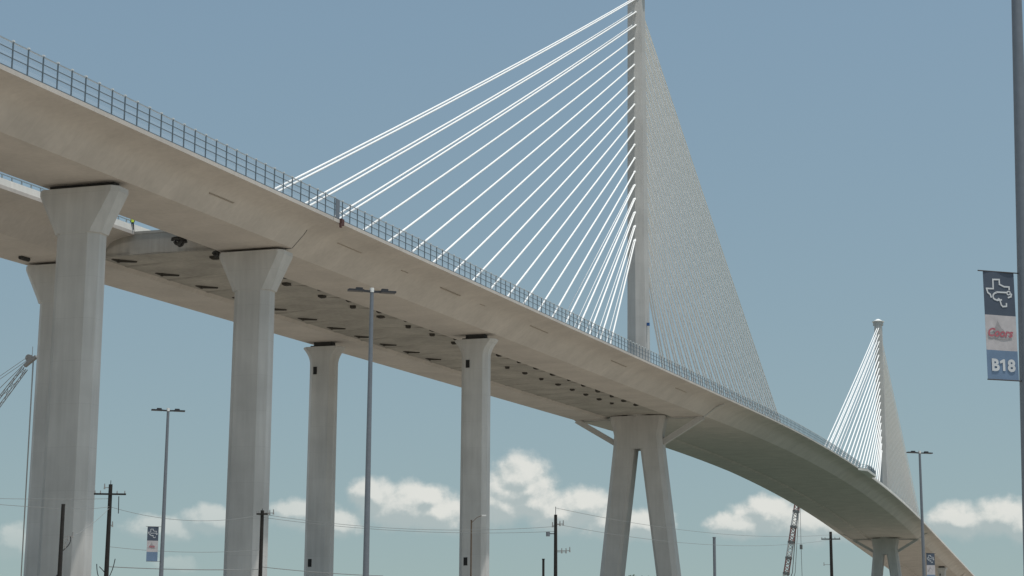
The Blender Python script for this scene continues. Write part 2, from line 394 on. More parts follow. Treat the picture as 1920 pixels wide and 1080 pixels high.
# solid panel in the fence at the joint
mb = MB(); mb.box((-239.6, -EDGE+.03, deck(-239.6)+1.2), (1.1, .06, 2.3)); mb.build('solid_panel', M_GREY, fe, sm=False)
mb = MB(); mb.box((-238.6, -EDGE-.14, deck(-238.6)-.25), (.75, .3, .75)).box((-239.1, -EDGE-.2, deck(-239)-.75), (.4, .2, .5)); mb.build('junction_box', plain('dark red box', (.09, .035, .03), .7), br)
# overlook at midspan
ov = MB(); A0, A1 = 229, 262
def slab_at(mb, pts, z0, z1): mb.loft([[(x, y, deck(x)+z0) for x, y in pts], [(x, y, deck(x)+z1) for x, y in pts]])
slab_at(ov, [(A0, -EDGE), (A0+6, -EDGE-2.6), (A1-2, -EDGE-2.6), (A1, -EDGE-.01), ], -.9, .0)
ovo = ov.build('overlook_balcony', M_BARR, br, sm=False)
fr = MB(); ye = -EDGE-2.5
for z in (1.25, .65, .1): 
    for p, q in (((A0, -EDGE), (A0+6, ye)), ((A0+6, ye), (A1-2, ye)), ((A1-2, ye), (A1, -EDGE+.1))):
        fr.beam((p[0], p[1], deck(p[0])+z), (q[0], q[1], deck(q[0])+z), .12, .12)
for k in range(14):
    x = A0+6+k*(A1-A0-8)/13; fr.beam((x, ye, deck(x)), (x, ye, deck(x)+1.5), .14, .14)
for k in range(6): fr.box((A0+14+k*2.6, ye+.1, deck(250)+1.1), (1.0, .1, 1.8))
fr.build('overlook_railing', M_STEEL, ovo, sm=False)
# delta frames between the boxes, one under every stay anchorage
SF, DD = 36.534, 10.9768
anch = [SF+k*DD for k in range(19)]
xs_ = [-a for a in anch]+anch+[506-a for a in anch]+[506+a for a in anch]
xs_ = sorted(set(round(v, 2) for v in xs_))
# closed soffit between the boxes, with a shallow rib, dark boxes for shaded recesses and shade-darkened brackets under every stay
CZ = lambda y: -3.12+.30*(1-abs(y)/8.3)
CPROF = [(-8.6, CZ(8.3)), (0, CZ(0)), (8.6, CZ(8.3)), (8.6, CZ(8.3)+.22), (0, CZ(0)+.22), (-8.6, CZ(8.3)+.22)]
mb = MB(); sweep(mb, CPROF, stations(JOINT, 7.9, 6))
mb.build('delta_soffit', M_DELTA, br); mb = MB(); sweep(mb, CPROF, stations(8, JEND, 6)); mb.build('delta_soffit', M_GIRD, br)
for x in (JOINT+.25, JEND-.25):
    MB().loft([[(x+dx, y, deck(x)+z) for y, z in ((-8.2, -3.0), (8.2, -3.0), (8.2, -1.9), (6.5, -.6), (3.2, -.38), (-3.2, -.38), (-6.5, -.6), (-8.2, -1.9))] for dx in (-.2, .2)]).build('end_diaphragm', M_DELTA, br)
def delta_mesh():
    mb = MB(); w = .8
    mb.loft([[(x, y, z) for y, z in ((-8.4, CZ(8.3)-.16), (-7.3, CZ(8.3)-.12), (-5.5, CZ(5.5)-.035), (0, CZ(0)-.03), (5.5, CZ(5.5)-.035), (8.4, CZ(8.3)-.06), (8.28, CZ(8.3)+.1), (0, CZ(0)+.1), (-8.28, CZ(8.3)+.1))] for x in (-w/2, w/2)])
    return mb
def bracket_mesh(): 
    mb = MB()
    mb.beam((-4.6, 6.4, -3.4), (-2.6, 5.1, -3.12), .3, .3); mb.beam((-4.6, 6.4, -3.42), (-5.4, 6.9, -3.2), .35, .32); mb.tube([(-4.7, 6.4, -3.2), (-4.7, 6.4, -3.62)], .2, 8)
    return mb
def shade_spot_box(v, dx, y):
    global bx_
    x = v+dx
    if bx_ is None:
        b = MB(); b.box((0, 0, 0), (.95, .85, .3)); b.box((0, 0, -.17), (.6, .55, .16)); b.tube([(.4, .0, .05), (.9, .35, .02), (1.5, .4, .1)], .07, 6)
        bx_ = b.build('shade_spot_box', M_SHADE_SPOT, None, sm=False); bx_.parent = br; c = bx_
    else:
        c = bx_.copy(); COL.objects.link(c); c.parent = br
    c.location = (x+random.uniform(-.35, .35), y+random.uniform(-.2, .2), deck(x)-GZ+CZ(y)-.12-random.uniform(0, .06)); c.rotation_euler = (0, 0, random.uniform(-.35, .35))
bx_ = None
M_SHADE_SPOT = plain('near-black shade spot', (.06, .055, .048), .9)  # near-black boxes stand in for the shaded recesses under the deck
dproto = None; bproto = None
for v in xs_:
    if v > -8: continue
    if dproto is None:
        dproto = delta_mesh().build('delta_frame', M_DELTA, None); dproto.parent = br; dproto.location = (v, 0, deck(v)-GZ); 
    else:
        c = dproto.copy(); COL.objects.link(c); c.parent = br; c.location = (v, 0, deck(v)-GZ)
    if -238 < v < -145: shade_spot_box(v, -2.6, -5.5); shade_spot_box(v, 2.0, -7.9)
    if -146 < v < -30: shade_spot_box(v, 4.5, -7.5); shade_spot_box(v, 2.4, -2.3); shade_spot_box(v, 6.5, -6.9) if v > -75 else None
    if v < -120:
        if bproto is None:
            bproto = bracket_mesh().build('pipe_bracket', M_SHADE_SPOT, None); bproto.parent = br; bproto.location = (v, 0, deck(v)-GZ)  # bracket coloured dark so that it includes the shadow around it
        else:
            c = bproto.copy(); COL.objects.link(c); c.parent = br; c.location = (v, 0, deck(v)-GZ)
# pylons
MT, MBOT = 168.5, 52.0
def make_pylon():
    zd = deck(0)
    py = MB()
    def leg(sy):
        secs = []
        for z in (GZ-.5, 19.1, 48.8):
            t = (z-19.1)/(48.8-19.1); o = 9.5-3.3*t; i = 4.4-3.7*t
            d = 3.1-.35*t; c = .7
            a, b = min(i, o)*sy, o*sy; cs = c*sy
            secs.append([(-d+c, a, z), (-d, a+cs, z), (-d, b-cs*1.6, z), (-d+c*1.6, b, z), (d-c*1.6, b, z), (d, b-cs*1.6, z), (d, a+cs, z), (d-c, a, z)])
        return MB().loft(secs)
    pm = MB(); c = .7
    def hexr(z, w, d, c=1.1): return [(-d, -w+c, z), (-d, w-c, z), (-d+c, w, z), (d-c, w, z), (d, w-c, z), (d, -w+c, z), (d-c, -w, z), (-d+c, -w, z)]
    pm.loft([hexr(48.6, 6.21, 2.76, 1.12), hexr(52, 5.95, 2.75), hexr(zd-3.30, 6.9, 2.9), ])
    o = pm.build('pylon', M_PYL, br, ang=25)
    for sy in (-1, 1): leg(sy).build('pylon_leg', M_PYL, o, ang=25)
    mm = MB()
    def mast(z):
        t = (z-60)/(168-60); w = 2.35-.55*t; d = 2.4-.6*t; n = .8
        return [(-d-n, 0, z), (-d, w, z), (d, w, z), (d+n, 0, z), (d, -w, z), (-d, -w, z)]
    mm.loft([mast(z) for z in (zd-3.6, 80, 100, 120, 140, 155, 165.5)]); mm.build('mast', M_PYL, o, ang=15)
    hd = MB(); hd.tube([(0, 0, 165.5), (0, 0, 167.2)], 2.6, 16); hd.build('mast_head', M_PYL, o)
    hc = MB(); hc.tube([(0, 0, 167.2), (0, 0, 167.55)], 3.1, 20); hc.tube([(0, 0, 167.55), (0, 0, 168.2), (0, 0, 168.8)], 2.7, 20, .5); hc.build('white_cap', M_WHITE, o)
    for sy in (-1, 1):
        s1 = MB(); d = .75
        s1.beam((0, sy*5.4, 49.9), (0, sy*15.9, zd-3.75), 1.5, 1.3)
        s1.build('strut', M_PYL, o)
        r = MB(); r.beam((0, sy*15.9, zd-3.7), (0, sy*18.75, zd-1.75), 1.0, .5); r.beam((0, sy*18.5, zd-1.85), (0, sy*21.2, zd-.72), 1.0, .35); r.build('web_rib', M_PYL, o)
        r = MB(); r.beam((0, sy*6.5, zd-3.78), (0, sy*16.1, zd-3.78), 1.0, .35); r.build('soffit_rib', M_PYL, o)
    MB().box((-1.2, -2.75, 79.4), (.5, .7, .75)).build('beacon', M_GLASS, o); MB().tube([(-1.2, -2.62, 70), (-1.2, -2.62, 79.1)], .09).build('beacon_conduit', M_WHITE, o)
    return o
p1 = make_pylon(); p2 = copy_tree(p1, br); p2.location = (506, 0, deck(506)-deck(0))
# stays
ZA, ZB = 163.686, 100.699
def stay_tube(mb, pcx, sgn, i, y0, y1, r):
    za = ZA-(ZA-ZB)*i/18; k = 18-i; s = pcx+sgn*(SF+k*DD)
    t = (za-60)/108; hd_ = 2.4-.6*t+.55
    A = Vector((pcx+sgn*hd_, y0, za)); B = Vector((s, y1, deck(s)+.3)); d = (B-A)
    A = A-d.normalized()*.8
    L_ = d.length; n = 10; pts = []
    for q in range(n+1):
        u = q/n; p = A.lerp(B, u); p.z -= 4*u*(1-u)*L_*L_*1.3e-5; pts.append(p)
    mb.tube(pts, r, 8); return pts
def guides(mb, pts, r):
    e = (pts[-2]-pts[-1]).normalized(); mb.tube([pts[-1]-e*.3, pts[-1]+e*3.2], r*1.35, 8)
def stay(pcx, sgn, i, y0, y1, r):
    mb = MB(); pts = stay_tube(mb, pcx, sgn, i, y0, y1, r); c = mb.build('stay_cable', M_CABLE, br)
    g = MB(); guides(g, pts, r); g.build('guide_pipe', M_CABLE, c)
    g = MB(); e = (pts[1]-pts[0]).normalized(); g.tube([pts[0], pts[0]+e*1.8], r*1.45, 8); g.build('anchor_pipe', M_CABLE, c)
for i in range(19):
    if i < 3:
        for o_ in (-1, 1): stay(0, -1, i, o_*.45, o_*.78, .17)
    else:
        stay(0, -1, i, 0, 0, .19)
        if i > 13: stay(0, -1, i, .35, 1.35, .09)
for i in range(19):
    for o_ in (-1, 1): stay(0, 1, i, o_*.30, o_*.34, .235)
for i in range(19):
    if i < 3:
        for o_ in (-1, 1): stay(506, -1, i, o_*.45, o_*.78, .22)
    else: stay(506, -1, i, 0, 0, .3)
# the farthest fan, beyond the hundred nearest stays
mb = MB()
for i in range(19):
    for o_ in (-1, 1): guides(mb, stay_tube(mb, 506, 1, i, o_*.35, o_*.6, .23), .2)
tag(mb.build('stay_cables', M_CABLE, br), kind='stuff')
# piers under the side span, and at the far end
for x, top, kd in ((JOINT, 46.5, 0), (-160.2, None, 1), (666.2, None, 1), (JEND, None, 0)):
    for yc in (-YB, YB):
        if kd == 0: pier(br, x, yc, top or deck(x)-3.61-.4, 4.6, 3.1, .85, 8.5, 4.7, 4.9, 3.6)
        else: pier(br, x, yc, deck(x)-3.61-.85, 4.4, 2.8, .7, 6.9, 2.9, 4.55, kind=1)
for a, b, dz in ((-209.2, -206.5, -1.15), (-193.8, -185.5, -1.25), (-176.5, -174.0, -1.15), (-151.2, -141.0, -1.2), (-99.2, -88, -1.25), (-44.9, -34, -1.2), (-230.8, -223.0, -1.15)):
    pipe_at(br, a, b, dz, -19.5)
# expansion joint seal: dark line round the near web
js = MB(); js.loft([[(JOINT-.115, -YB+y*1.0, deck(JOINT)+z) for y, z in ((-6.62, -1.36), (-6.215, -1.91), (-4.735, -3.47), (-2.96, -3.62), (-3.2, -3.3), (-5.2, -1.7), (-5.9, -1.2))], [(JOINT-.005, -YB+y, deck(JOINT)+z) for y, z in ((-6.62, -1.36), (-6.215, -1.91), (-4.735, -3.47), (-2.96, -3.62), (-3.2, -3.3), (-5.2, -1.7), (-5.9, -1.2))]])
js.build('joint_seal', M_RUBBER, br)

# far approach beyond the second side span
fv = thing('approach_viaduct', 'small distant approach viaduct descending at the lower right, beyond the second pylon', 'viaduct', (JEND, 0, GZ))
st = stations(JEND+.12, 1250, 12)
for yc in (-YB, YB): sweep(MB(), box_at(yc), st).build('deck_girder', M_GIRD, fv)
for y in (-EDGE+.4, EDGE-.25, -3.5, 3.5): mb = MB(); barrier(mb, y, st, 1.0, .42); mb.build('parapet', M_BARR, fv)
for x in range(786, 1240, 39):
    for yc in (-YB, YB): pier(fv, x, yc, deck(x)-3.61-.42, 4.75, 3.0, .85, 8.9, 4.6, 5.1)

# things hanging at the expansion joint
def hose(loc, s, label):
    t = MB(); rnd = random.Random(int(s*10)); pts = []
    for k in range(26):
        a = k*.62; r = s*(.32+.12*rnd.random()); pts.append((loc[0]+s*(k/25-.5)*1.3+rnd.uniform(-.1, .1), loc[1]+r*math.cos(a), loc[2]+r*math.sin(a)*.8-.1*abs(k-13)/13))
    t.tube(pts, .13*s+.05, 6); root = t.build('hose_bundle', M_RUBBER, None)
    me = root.data; off = Vector(loc); me.transform(Matrix.Translation(-off)); root.location = off
    tag(root, label, 'hose bundle')
hose((-250.2, -8.1, 46.3), 1.25, 'dark bundle of hoses hanging under the deck between the two nearest piers')
hose((-241.8, -8.6, 46.55), .8, 'small dark bundle of hoses at the left corner of the second pier head')

# ------------------------------------------------------------------ person on the far deck
def person():
    r = thing('person', 'worker in yellow high-visibility vest and dark trousers standing at the deck gap', 'person', (-241.15, 3.35, 50.37+.02), R(200), local=True)
    def skinm(name, pts, edges, rad, mt, parent):
        me = bpy.data.meshes.new(name); me.from_pydata(pts, edges, []); o = bpy.data.objects.new(name, me); COL.objects.link(o)
        md = o.modifiers.new('s', 'SKIN'); me.skin_vertices.clear() if False else None
        for i, q in enumerate(rad): me.skin_vertices[0].data[i].radius = q if isinstance(q, tuple) else (q, q)
        me.skin_vertices[0].data[0].use_root = True
        o.modifiers.new('u', 'SUBSURF').levels = 1
        dg = bpy.context.evaluated_depsgraph_get(); m2 = bpy.data.meshes.new_from_object(o.evaluated_get(dg)); o.modifiers.clear(); o.data = m2; m2.name = name
        m2.materials.clear(); m2.materials.append(mt); m2.shade_smooth(); o.parent = parent; return o
    P = [(0, 0, .95), (0, 0, 1.15), (.01, 0, 1.38), (.01, 0, 1.50), (.03, 0, 1.58), (.04, 0, 1.70),
         (0, .09, .90), (.03, .11, .50), (0, .12, .09), (.13, .13, .04), (0, -.09, .90), (.02, -.12, .50), (-.03, -.13, .09), (.10, -.15, .04),
         (0, .19, 1.40), (.03, .25, 1.15), (.20, .22, .98), (.27, .21, .94), (0, -.19, 1.40), (-.02, -.26, 1.14), (.12, -.27, .93), (.18, -.27, .87)]
    E_ = [(0, 1), (1, 2), (2, 3), (3, 4), (4, 5), (0, 6), (6, 7), (7, 8), (8, 9), (0, 10), (10, 11), (11, 12), (12, 13), (2, 14), (14, 15), (15, 16), (16, 17), (2, 18), (18, 19), (19, 20), (20, 21)]
    Rr = [(.13, .16), (.12, .15), (.12, .17), .055, .085, .08, .095, .065, .05, .045, .095, .065, .05, .045, .065, .05, .04, .035, .065, .05, .04, .035]
    body = skinm('body', P, E_, Rr, plain('dark work clothes', (.03, .032, .04), .9), r)
    v = MB(); secs = []
    for z, a, b in ((.98, .17, .21), (1.15, .155, .19), (1.35, .16, .22), (1.45, .12, .2)): secs.append([(math.cos(q*math.pi/6)*a+.005, math.sin(q*math.pi/6)*b, z) for q in range(12)])
    v.loft(secs).build('safety_vest', plain('hi-vis yellow fabric', (.62, .80, .06), .7), body)
    h = MB(); h.loft([[(math.cos(q*math.pi/6)*a+.035, math.sin(q*math.pi/6)*a, z) for q in range(12)] for z, a in ((1.68, .14), (1.70, .125), (1.77, .11), (1.81, .05))]).build('hard_hat', M_WHITE, body)
    hd = MB(); bmesh.ops.create_uvsphere(hd.b, u_segments=12, v_segments=8, radius=.095, matrix=Matrix.Translation((.04, 0, 1.63)) @ Matrix.Diagonal((1, .85, 1.15, 1))); hd.box((.14, 0, 1.62), (.03, .025, .04)); hd.build('head', plain('skin', (.42, .26, .19), .6), body)
person()

# ------------------------------------------------------------------ parking-lot light poles with banners
ARM = R(125)
def light_pole(x, y, h, r0, label, pedestal=True):
    t = thing('light_pole', label, 'light pole', (x, y, GZ), ARM, 'tall parking lot light poles', local=True)
    H = h-GZ
    p = MB(); p.tube([(0, 0, .7), (0, 0, H)], r0, 12, r0*.52); pl = p.build('pole', M_GREY, t)
    b = MB(); b.tube([(0, 0, 0), (0, 0, .75)], .34, 16); b.build('concrete_base', M_PIER, t)
    hb = MB(); hb.tube([(0, 0, H-.05), (0, 0, H+.16)], r0*.62, 12); hb.build('pole_cap', M_WHITE, t)
    for sx in (-1, 1):
        a = MB(); a.beam((0, 0, H-.02), (sx*.5, 0, H), .1, .1); ao = a.build('fixture_arm', M_LUM, t)
        l = MB(); l.box((sx*.78, 0, H), (.74, .36, .09)); l.box((sx*.62, 0, H+.09), (.32, .2, .1)); l.box((sx*1.1, 0, H-.01), (.12, .22, .05)); l.build('luminaire', M_LUM, t)
    return t
NEARP = light_pole(-395.03, -107.25, 15.6, .20, 'nearest grey light pole at the right edge, carrying the B18 banner')
NEARP.rotation_euler = (Matrix.Rotation(.020, 3, 'X') @ Matrix.Rotation(ARM, 3, 'Z')).to_euler()
light_pole(-355.57, -76.0, 16.8, .17, 'tall grey twin-head light pole in the middle, in front of the bridge, without a banner')
light_pole(-321.9, -46.93, 16.3, .18, 'grey twin-head light pole between the first and second piers, with a small banner')
light_pole(-277.72, -93.84, 16.64, .18, 'distant grey twin-head light pole at lower right in front of the descending deck')

def text_mesh(body, size, name, off=0., shear=0.):
    c = bpy.data.curves.new(name, 'FONT'); c.body = body; c.size = size; c.offset = off; c.shear = shear; c.align_x = 'CENTER'; c.resolution_u = 4
    o = bpy.data.objects.new(name, c); COL.objects.link(o)
    dg = bpy.context.evaluated_depsgraph_get(); me = bpy.data.meshes.new_from_object(o.evaluated_get(dg))
    bpy.data.objects.remove(o); return me
BW = .78
def banner(x, y, ztop, side, sc, label, code, word, gap=.06, rz=ARM):
    t = thing('pole_banner', label, 'banner', (x, y, ztop-2.42*sc), rz, 'banners on the light poles', local=True)
    def X(gx): return (gap+BW*sc-gx*sc) if side > 0 else (-gap-gx*sc)
    def Z(gz): return 2.42*sc-gz*sc
    def panel(z0, z1, mt, nm):
        mb = MB(); nx = 9; g = []
        for i in range(nx+1):
            for yy in (-.006, .006):
                pass
        f = [[(X(BW*i/nx), yy, z) for i in range(nx+1)] for yy in (-.003, .003) for z in (Z(z0), Z(z1))]
        v = [[mb.b.verts.new(Vector(q)) for q in row] for row in f]
        for a, b in ((0, 1), (1, 3), (3, 2), (2, 0)):
            for i in range(nx): mb.b.faces.new((v[a][i], v[a][i+1], v[b][i+1], v[b][i]))
        for i in (0, nx): mb.b.faces.new((v[0][i], v[1][i], v[3][i], v[2][i]))
        return mb.build(nm, mt, t, ang=60)
    Y = .008
    p1_ = panel(0, .98, M_NAVY, 'navy_panel'); p2_ = panel(.98, 1.77, M_BWHT, 'white_panel'); p3_ = panel(1.77, 2.42, M_BBLU, 'blue_panel')
    # emblem: open outline of a state with a loop
    def C(px, py): return ((px-205)/760, (py-(px-205)*.10-85)/835)
    e = MB()
    def stroke(pts, w=.034):
        q = [C(*p) for p in pts]
        for a, b in zip(q, q[1:]):
            A = Vector((X(a[0]), Y, Z(a[1]))); B = Vector((X(b[0]), Y, Z(b[1]))); d = (B-A).normalized()*w*sc*.45
            e.beam(A-d, B+d, .003, w*sc)
    def arc(cx, cy, r, a0, a1, n=9): return [(cx+r*math.cos(R(a0+(a1-a0)*k/n)), cy+r*math.sin(R(a0+(a1-a0)*k/n))) for k in range(n+1)]
    stroke([(335, 580), (320, 530), (275, 492), (255, 415), (382, 425), (382, 250), (508, 255), (508, 345), (600, 392), (697, 400), (697, 445)])
    stroke(arc(683, 515, 32, 0, 360, 12), .026)
    stroke([(645, 505), (440, 490)]+arc(440, 570, 68, 270, 130, 8)+[(450, 645), (535, 640)])
    stroke([(735, 540), (725, 585), (675, 600)])
    stroke([(512, 668), (530, 735), (560, 768), (630, 765), (632, 715)])
    stroke([(455, 640), (480, 610), (520, 640)], .02)
    e.build('emblem', M_PWHT, p1_, sm=False)
    # mountain and red word on the white panel
    tri = MB(); 
    def poly(pts, mt, nm, par, yy=Y):
        b = MB(); b.loft([[(X(a), yy-.001, Z(c)) for a, c in pts], [(X(a), yy+.001, Z(c)) for a, c in pts]]); return b.build(nm, mt, par, sm=False)
    poly([(.06, 1.52), (.26, 1.22), (.31, 1.10), (.40, 1.26), (.46, 1.30), (.53, 1.40), (.62, 1.52), ], M_PGRY, 'mountain_print', p2_, .0045)
    def put(me, gx, gz, mt, nm, par, kx=1.):
        me.transform(Matrix(((-kx if side > 0 else -kx, 0, 0, X(gx)), (0, 0, 1, .016), (0, 1, 0, Z(gz)), (0, 0, 0, 1))))
        me.materials.clear(); me.materials.append(mt); o = bpy.data.objects.new(nm, me); COL.objects.link(o); o.parent = par
    if word: put(text_mesh(word, .26*sc, 'word', .008*sc, .3), .345, 1.46, M_PRED, 'red_lettering', p2_, .95)
    if code:
        put(text_mesh('B', .365*sc, 'code', .014*sc), .20, 2.225, M_PWHT, 'white_lettering', p3_, 1.0)
        put(text_mesh('8', .365*sc, 'code', .014*sc), .61, 2.225, M_PWHT, 'white_lettering', p3_, 1.0)
        poly([(.395, 2.225), (.395, 2.04), (.33, 2.065), (.32, 2.015), (.41, 1.965), (.455, 1.965), (.455, 2.225)], M_PWHT, 'white_lettering', p3_, .012)
    def wave(o):
        for v in o.data.vertices: v.co.y += .009*sc*math.sin(v.co.x/sc*7.5+v.co.z*.8)
        for c in o.children: wave(c)
    for q in (p1_, p2_, p3_): wave(q)
    # brackets
    sg = 1 if side > 0 else -1
    for z in (2.43, -.01): MB().tube([(0, 0, z*sc), (sg*(gap+BW*sc+(.12 if z > 1 else 0)), 0, z*sc)], .014, 6).build('banner_arm', M_LUM, t)
    if sc > .9:
        k = MB()
        k.b.free()
        for z in (2.43, -.01): MB().box((0, 0, z*sc), (.16, .16, .14)).build('bracket_clamp', M_GREY, t)
    return t
banner(-395.03, -107.44, 8.0, 1, .955, 'banner reading B18 with white state outline, on the nearest light pole at right', 'B18', 'Coors', gap=.25)
banner(-321.9, -46.93, 8.25, 1, .97, 'small faded banner on the light pole between the first and second piers', '', 'mm', gap=.30)
banner(-277.72, -93.84, 8.26, -1, 1.0, 'small navy-topped banner low on the distant light pole at lower right', '', '', gap=.26)

# ------------------------------------------------------------------ utility poles and lines
def upole(x, y, top, r, label, arm=None, ang=R(115), ins=(), drop=None, cyl=(), spike=0, cols=None, braces=0):
    t = thing('utility_pole', label, 'utility pole', (x, y, GZ), ang, 'timber utility poles along the street', local=True); H = top-GZ
    MB().tube([(0, 0, 0), (0, 0, H*.5), (0, 0, H)], r*1.25, 10, r*.85).build('pole', M_WOOD, t)
    if arm:
        zz, L_ = arm; MB().box((0, .12, H-zz), (L_, .1, .13)).build('crossarm', M_WOOD, t)
        for s in (-.46, -.22, .3, .47):
            MB().tube([(s*L_, .12, H-zz+.06), (s*L_, .12, H-zz+.13), (s*L_, .12, H-zz+.26)], .05, 6, .03).build('insulator', M_INS, t)
    if spike: MB().tube([(0, 0, H), (0, 0, H+spike)], .025, 6).build('lightning_spike', M_LUM, t)
    for (dx, dz, rr, hh) in cyl:
        o = MB(); o.tube([(dx, 0, H-dz), (dx, 0, H-dz+hh)], rr, 10); o.build('transformer', M_GREY, t)
        MB().beam((0, 0, H-dz+hh*.6), (dx, 0, H-dz+hh*.6), .07, .07).build('hanger', M_LUM, t)
    for (dx, dz) in ins:
        o = MB(); o.beam((0, 0, H-dz), (dx, 0, H-dz), .05, .05); o.tube([(dx, 0, H-dz-.12), (dx, 0, H-dz+.0), (dx, 0, H-dz+.3)], .07, 7, .035); o.build('insulator_bracket', M_INS, t)
    if drop:
        for (x0, z0, x1, z1, sag) in drop:
            pts = []
            for k in range(10):
                u = k/9; pts.append((x0+(x1-x0)*u-sag*math.sin(u*math.pi), 0, H-(z0+(z1-z0)*u)))
            MB().tube(pts, .035, 5).build('riser_cable', M_LUM, t)
    return t
# local +x points to the left of the photograph
upole(-324.45, -40.57, 9.74, .15, 'dark timber utility pole in front of the leftmost pier, hung with looped cables', ins=((-.45, 2.4), (-.75, 2.2), (-.3, 2.9)), drop=((.15, 5.2, .15, 9.0, -.9), (.15, 4.8, .2, 7.5, -.5), (-.1, 3.2, -.6, 2.2, .2)), ang=R(112))
upole(-311.6, -36.65, 12.29, .17, 'black timber utility pole with a wide crossarm between the first pier and a light pole', arm=(.75, 2.4), spike=.3, ins=((.45, .25), (-.28, 3.1)), cyl=(), drop=((.0, 7.6, .55, 6.2, .3), (.0, 7.9, .75, 6.0, -.2), (0, 7.4, -.6, 5.6, .1), (-.65, .9, -.68, 2.2, 0)), ang=R(112))
upole(-299.9, -43.77, 11.05, .16, 'dark timber utility pole in front of the second pier', arm=(.3, .9), ins=((-.6, .25), (-.9, .2)), spike=.15, ang=R(110))
upole(-291.3, -65.9, 10.95, .15, 'black timber utility pole with antenna spike, left of the leaning pylon legs', spike=.65, ins=((-.35, .8), (-.62, .75), (-.5, 3.0), (-.85, 3.0), (-1.15, 2.9), (.25, .9)), cyl=((.62, 1.75, .16, .35),), ang=R(105))
upole(-207.4, -76.0, 14.67, .2, 'distant utility pole with a short crossarm below the far pylon', arm=(.9, 2.3), ins=((.9, 4.0),), ang=R(100))
def wires(a, b, sag, label, r=.017, n=14):
    pts = []
    a = Vector(a); b = Vector(b)
    for k in range(n+1):
        u = k/n; p = a.lerp(b, u); p.z -= 4*sag*u*(1-u); pts.append(p-a)
    o = MB().tube(pts, r, 5).build('power_line', M_WIRE, None); o.location = a
    tag(o, label, 'power line', 'power lines strung between the poles')
PA, PB_, PC, PD, PE = (-324.45, -40.57), (-311.6, -36.65), (-299.9, -43.77), (-291.3, -65.9), (-207.4, -76.0)
wires((-345, -9.0, 12.9), (*PA, 9.4), .5, 'upper wire entering from the left edge to the leftmost utility pole')
wires((-345, -9.4, 12.0), (*PB_, 11.2), .9, 'lower wire entering from the left edge to the crossarm pole')
wires((*PA, 9.5), (*PB_, 10.6), .12, 'short wire linking the first two utility poles across the leftmost pier')
wires((*PA, 7.2), (*PB_, 10.5), .3, 'slanting wire climbing from the leftmost pole to the crossarm pole')
wires((*PB_, 10.6), (*PC, 10.7), .75, 'sagging wire from the crossarm pole to the pole before the second pier')
wires((*PB_, 7.6), (*PC, 7.9), .3, 'faint lower wire from the crossarm pole passing behind the small banner')
wires((*PB_, 6.1), (*PC, 6.35), .12, 'lowest dark cable right of the crossarm pole', .035)
wires((*PC, 6.55), (-296.5, -53, 5.9), .1, 'dark cable dropping right from the pole at the second pier', .03)
wires((*PC, 10.75), (*PD, 10.0), .7, 'upper sagging wire from the second pier pole towards the pylon legs')
wires((*PC, 10.5), (*PD, 9.6), .55, 'lower sagging wire crossing the middle piers')
wires((*PD, 11.5), (*PE, 14.3), 1.0, 'upper wire running right from the spiked pole across the pylon legs')
wires((*PD, 10.2), (*PE, 13.7), 1.2, 'lower wire running right from the spiked pole across the pylon legs')

def slim(name, x, y, top, r, mt, label, cat, extra=None):
    t = thing(name, label, cat, (x, y, GZ), 0, None, local=True); H = top-GZ
    MB().tube([(0, 0, 0), (0, 0, H)], r*1.1, 10, r).build('post', mt, t)
    MB().tube([(0, 0, H), (0, 0, H+.08)], r*1.25, 10).build('post_top', mt, t)
    return t
slim('timber_post', -272.5, -59.1, 8.3, .11, M_WOOD, 'short dark post just left of the spiked utility pole', 'post')
slim('steel_mast', -190.25, -57.9, 15.2, .2, M_GREY, 'plain grey mast standing alone right of the pylon legs', 'mast')
sl = slim('street_lamp', -274.55, -52.78, 11.8, .07, M_RUST, 'thin rusty street lamp in front of the middle pier, small pale head on its right', 'street lamp')
d = Vector((math.sin(.34), -math.cos(.34), 0))
MB().tube([(0, 0, 13.6), tuple(d*.5+Vector((0, 0, 14.1))), tuple(d*.95+Vector((0, 0, 14.28)))], .03, 6).build('lamp_arm', M_RUST, sl)
lh = MB(); q = d.to_track_quat('X', 'Z').to_matrix(); c0 = d*1.15+Vector((0, 0, 14.3)); lh.box(c0, (.42, .2, .12), q); lh.build('lamp_head', M_WHITE, sl)

# bare treetop beside the pylon leg
def bare_tree(x, y, top, label):
    t = thing('bare_tree', label, 'tree', (x, y, GZ), 0, None, local=True); H = top-GZ; rr = random.Random(3)
    b = MB(); tips = []
    b.tube([(0, 0, 0), (.1, 0, H*.4), (0, .1, H*.72)], .16, 8, .07)
    def br_(p, d, L_, r, n):
        e = p+d*L_; b.tube([p, p+d*L_*.5+Vector((rr.uniform(-.05, .05), rr.uniform(-.05, .05), 0)), e], r, 5, r*.5); tips.append(e)
        if n:
            for _ in range(3): br_(e, (d+Vector((rr.uniform(-.6, .6), rr.uniform(-.6, .6), rr.uniform(-.2, .5)))).normalized(), L_*.65, r*.55, n-1)
    for k in range(5): br_(Vector((0, .1, H*.7)), Vector((math.cos(k*1.3)*.6, math.sin(k*1.3)*.6, .8)).normalized(), H*.13, .05, 2)
    b.build('trunk', M_WOOD, t)
    l = MB()
    for e in tips:
        for _ in range(3):
            c = e+Vector((rr.gauss(0, .12), rr.gauss(0, .12), rr.gauss(0, .1))); u = Vector((rr.uniform(-1, 1), rr.uniform(-1, 1), rr.uniform(-1, 1))).normalized()*.09; w = u.orthogonal()*.6
            l.quad(c-u, c-w, c+u, c+w)
    l.build('crown', plain('sparse dark leaves', (.05, .07, .03), .9), t, sm=False, recalc=False)
bare_tree(-279.8, -70.2, 6.9, 'tip of a sparse dark treetop between the pylon legs at the bottom')

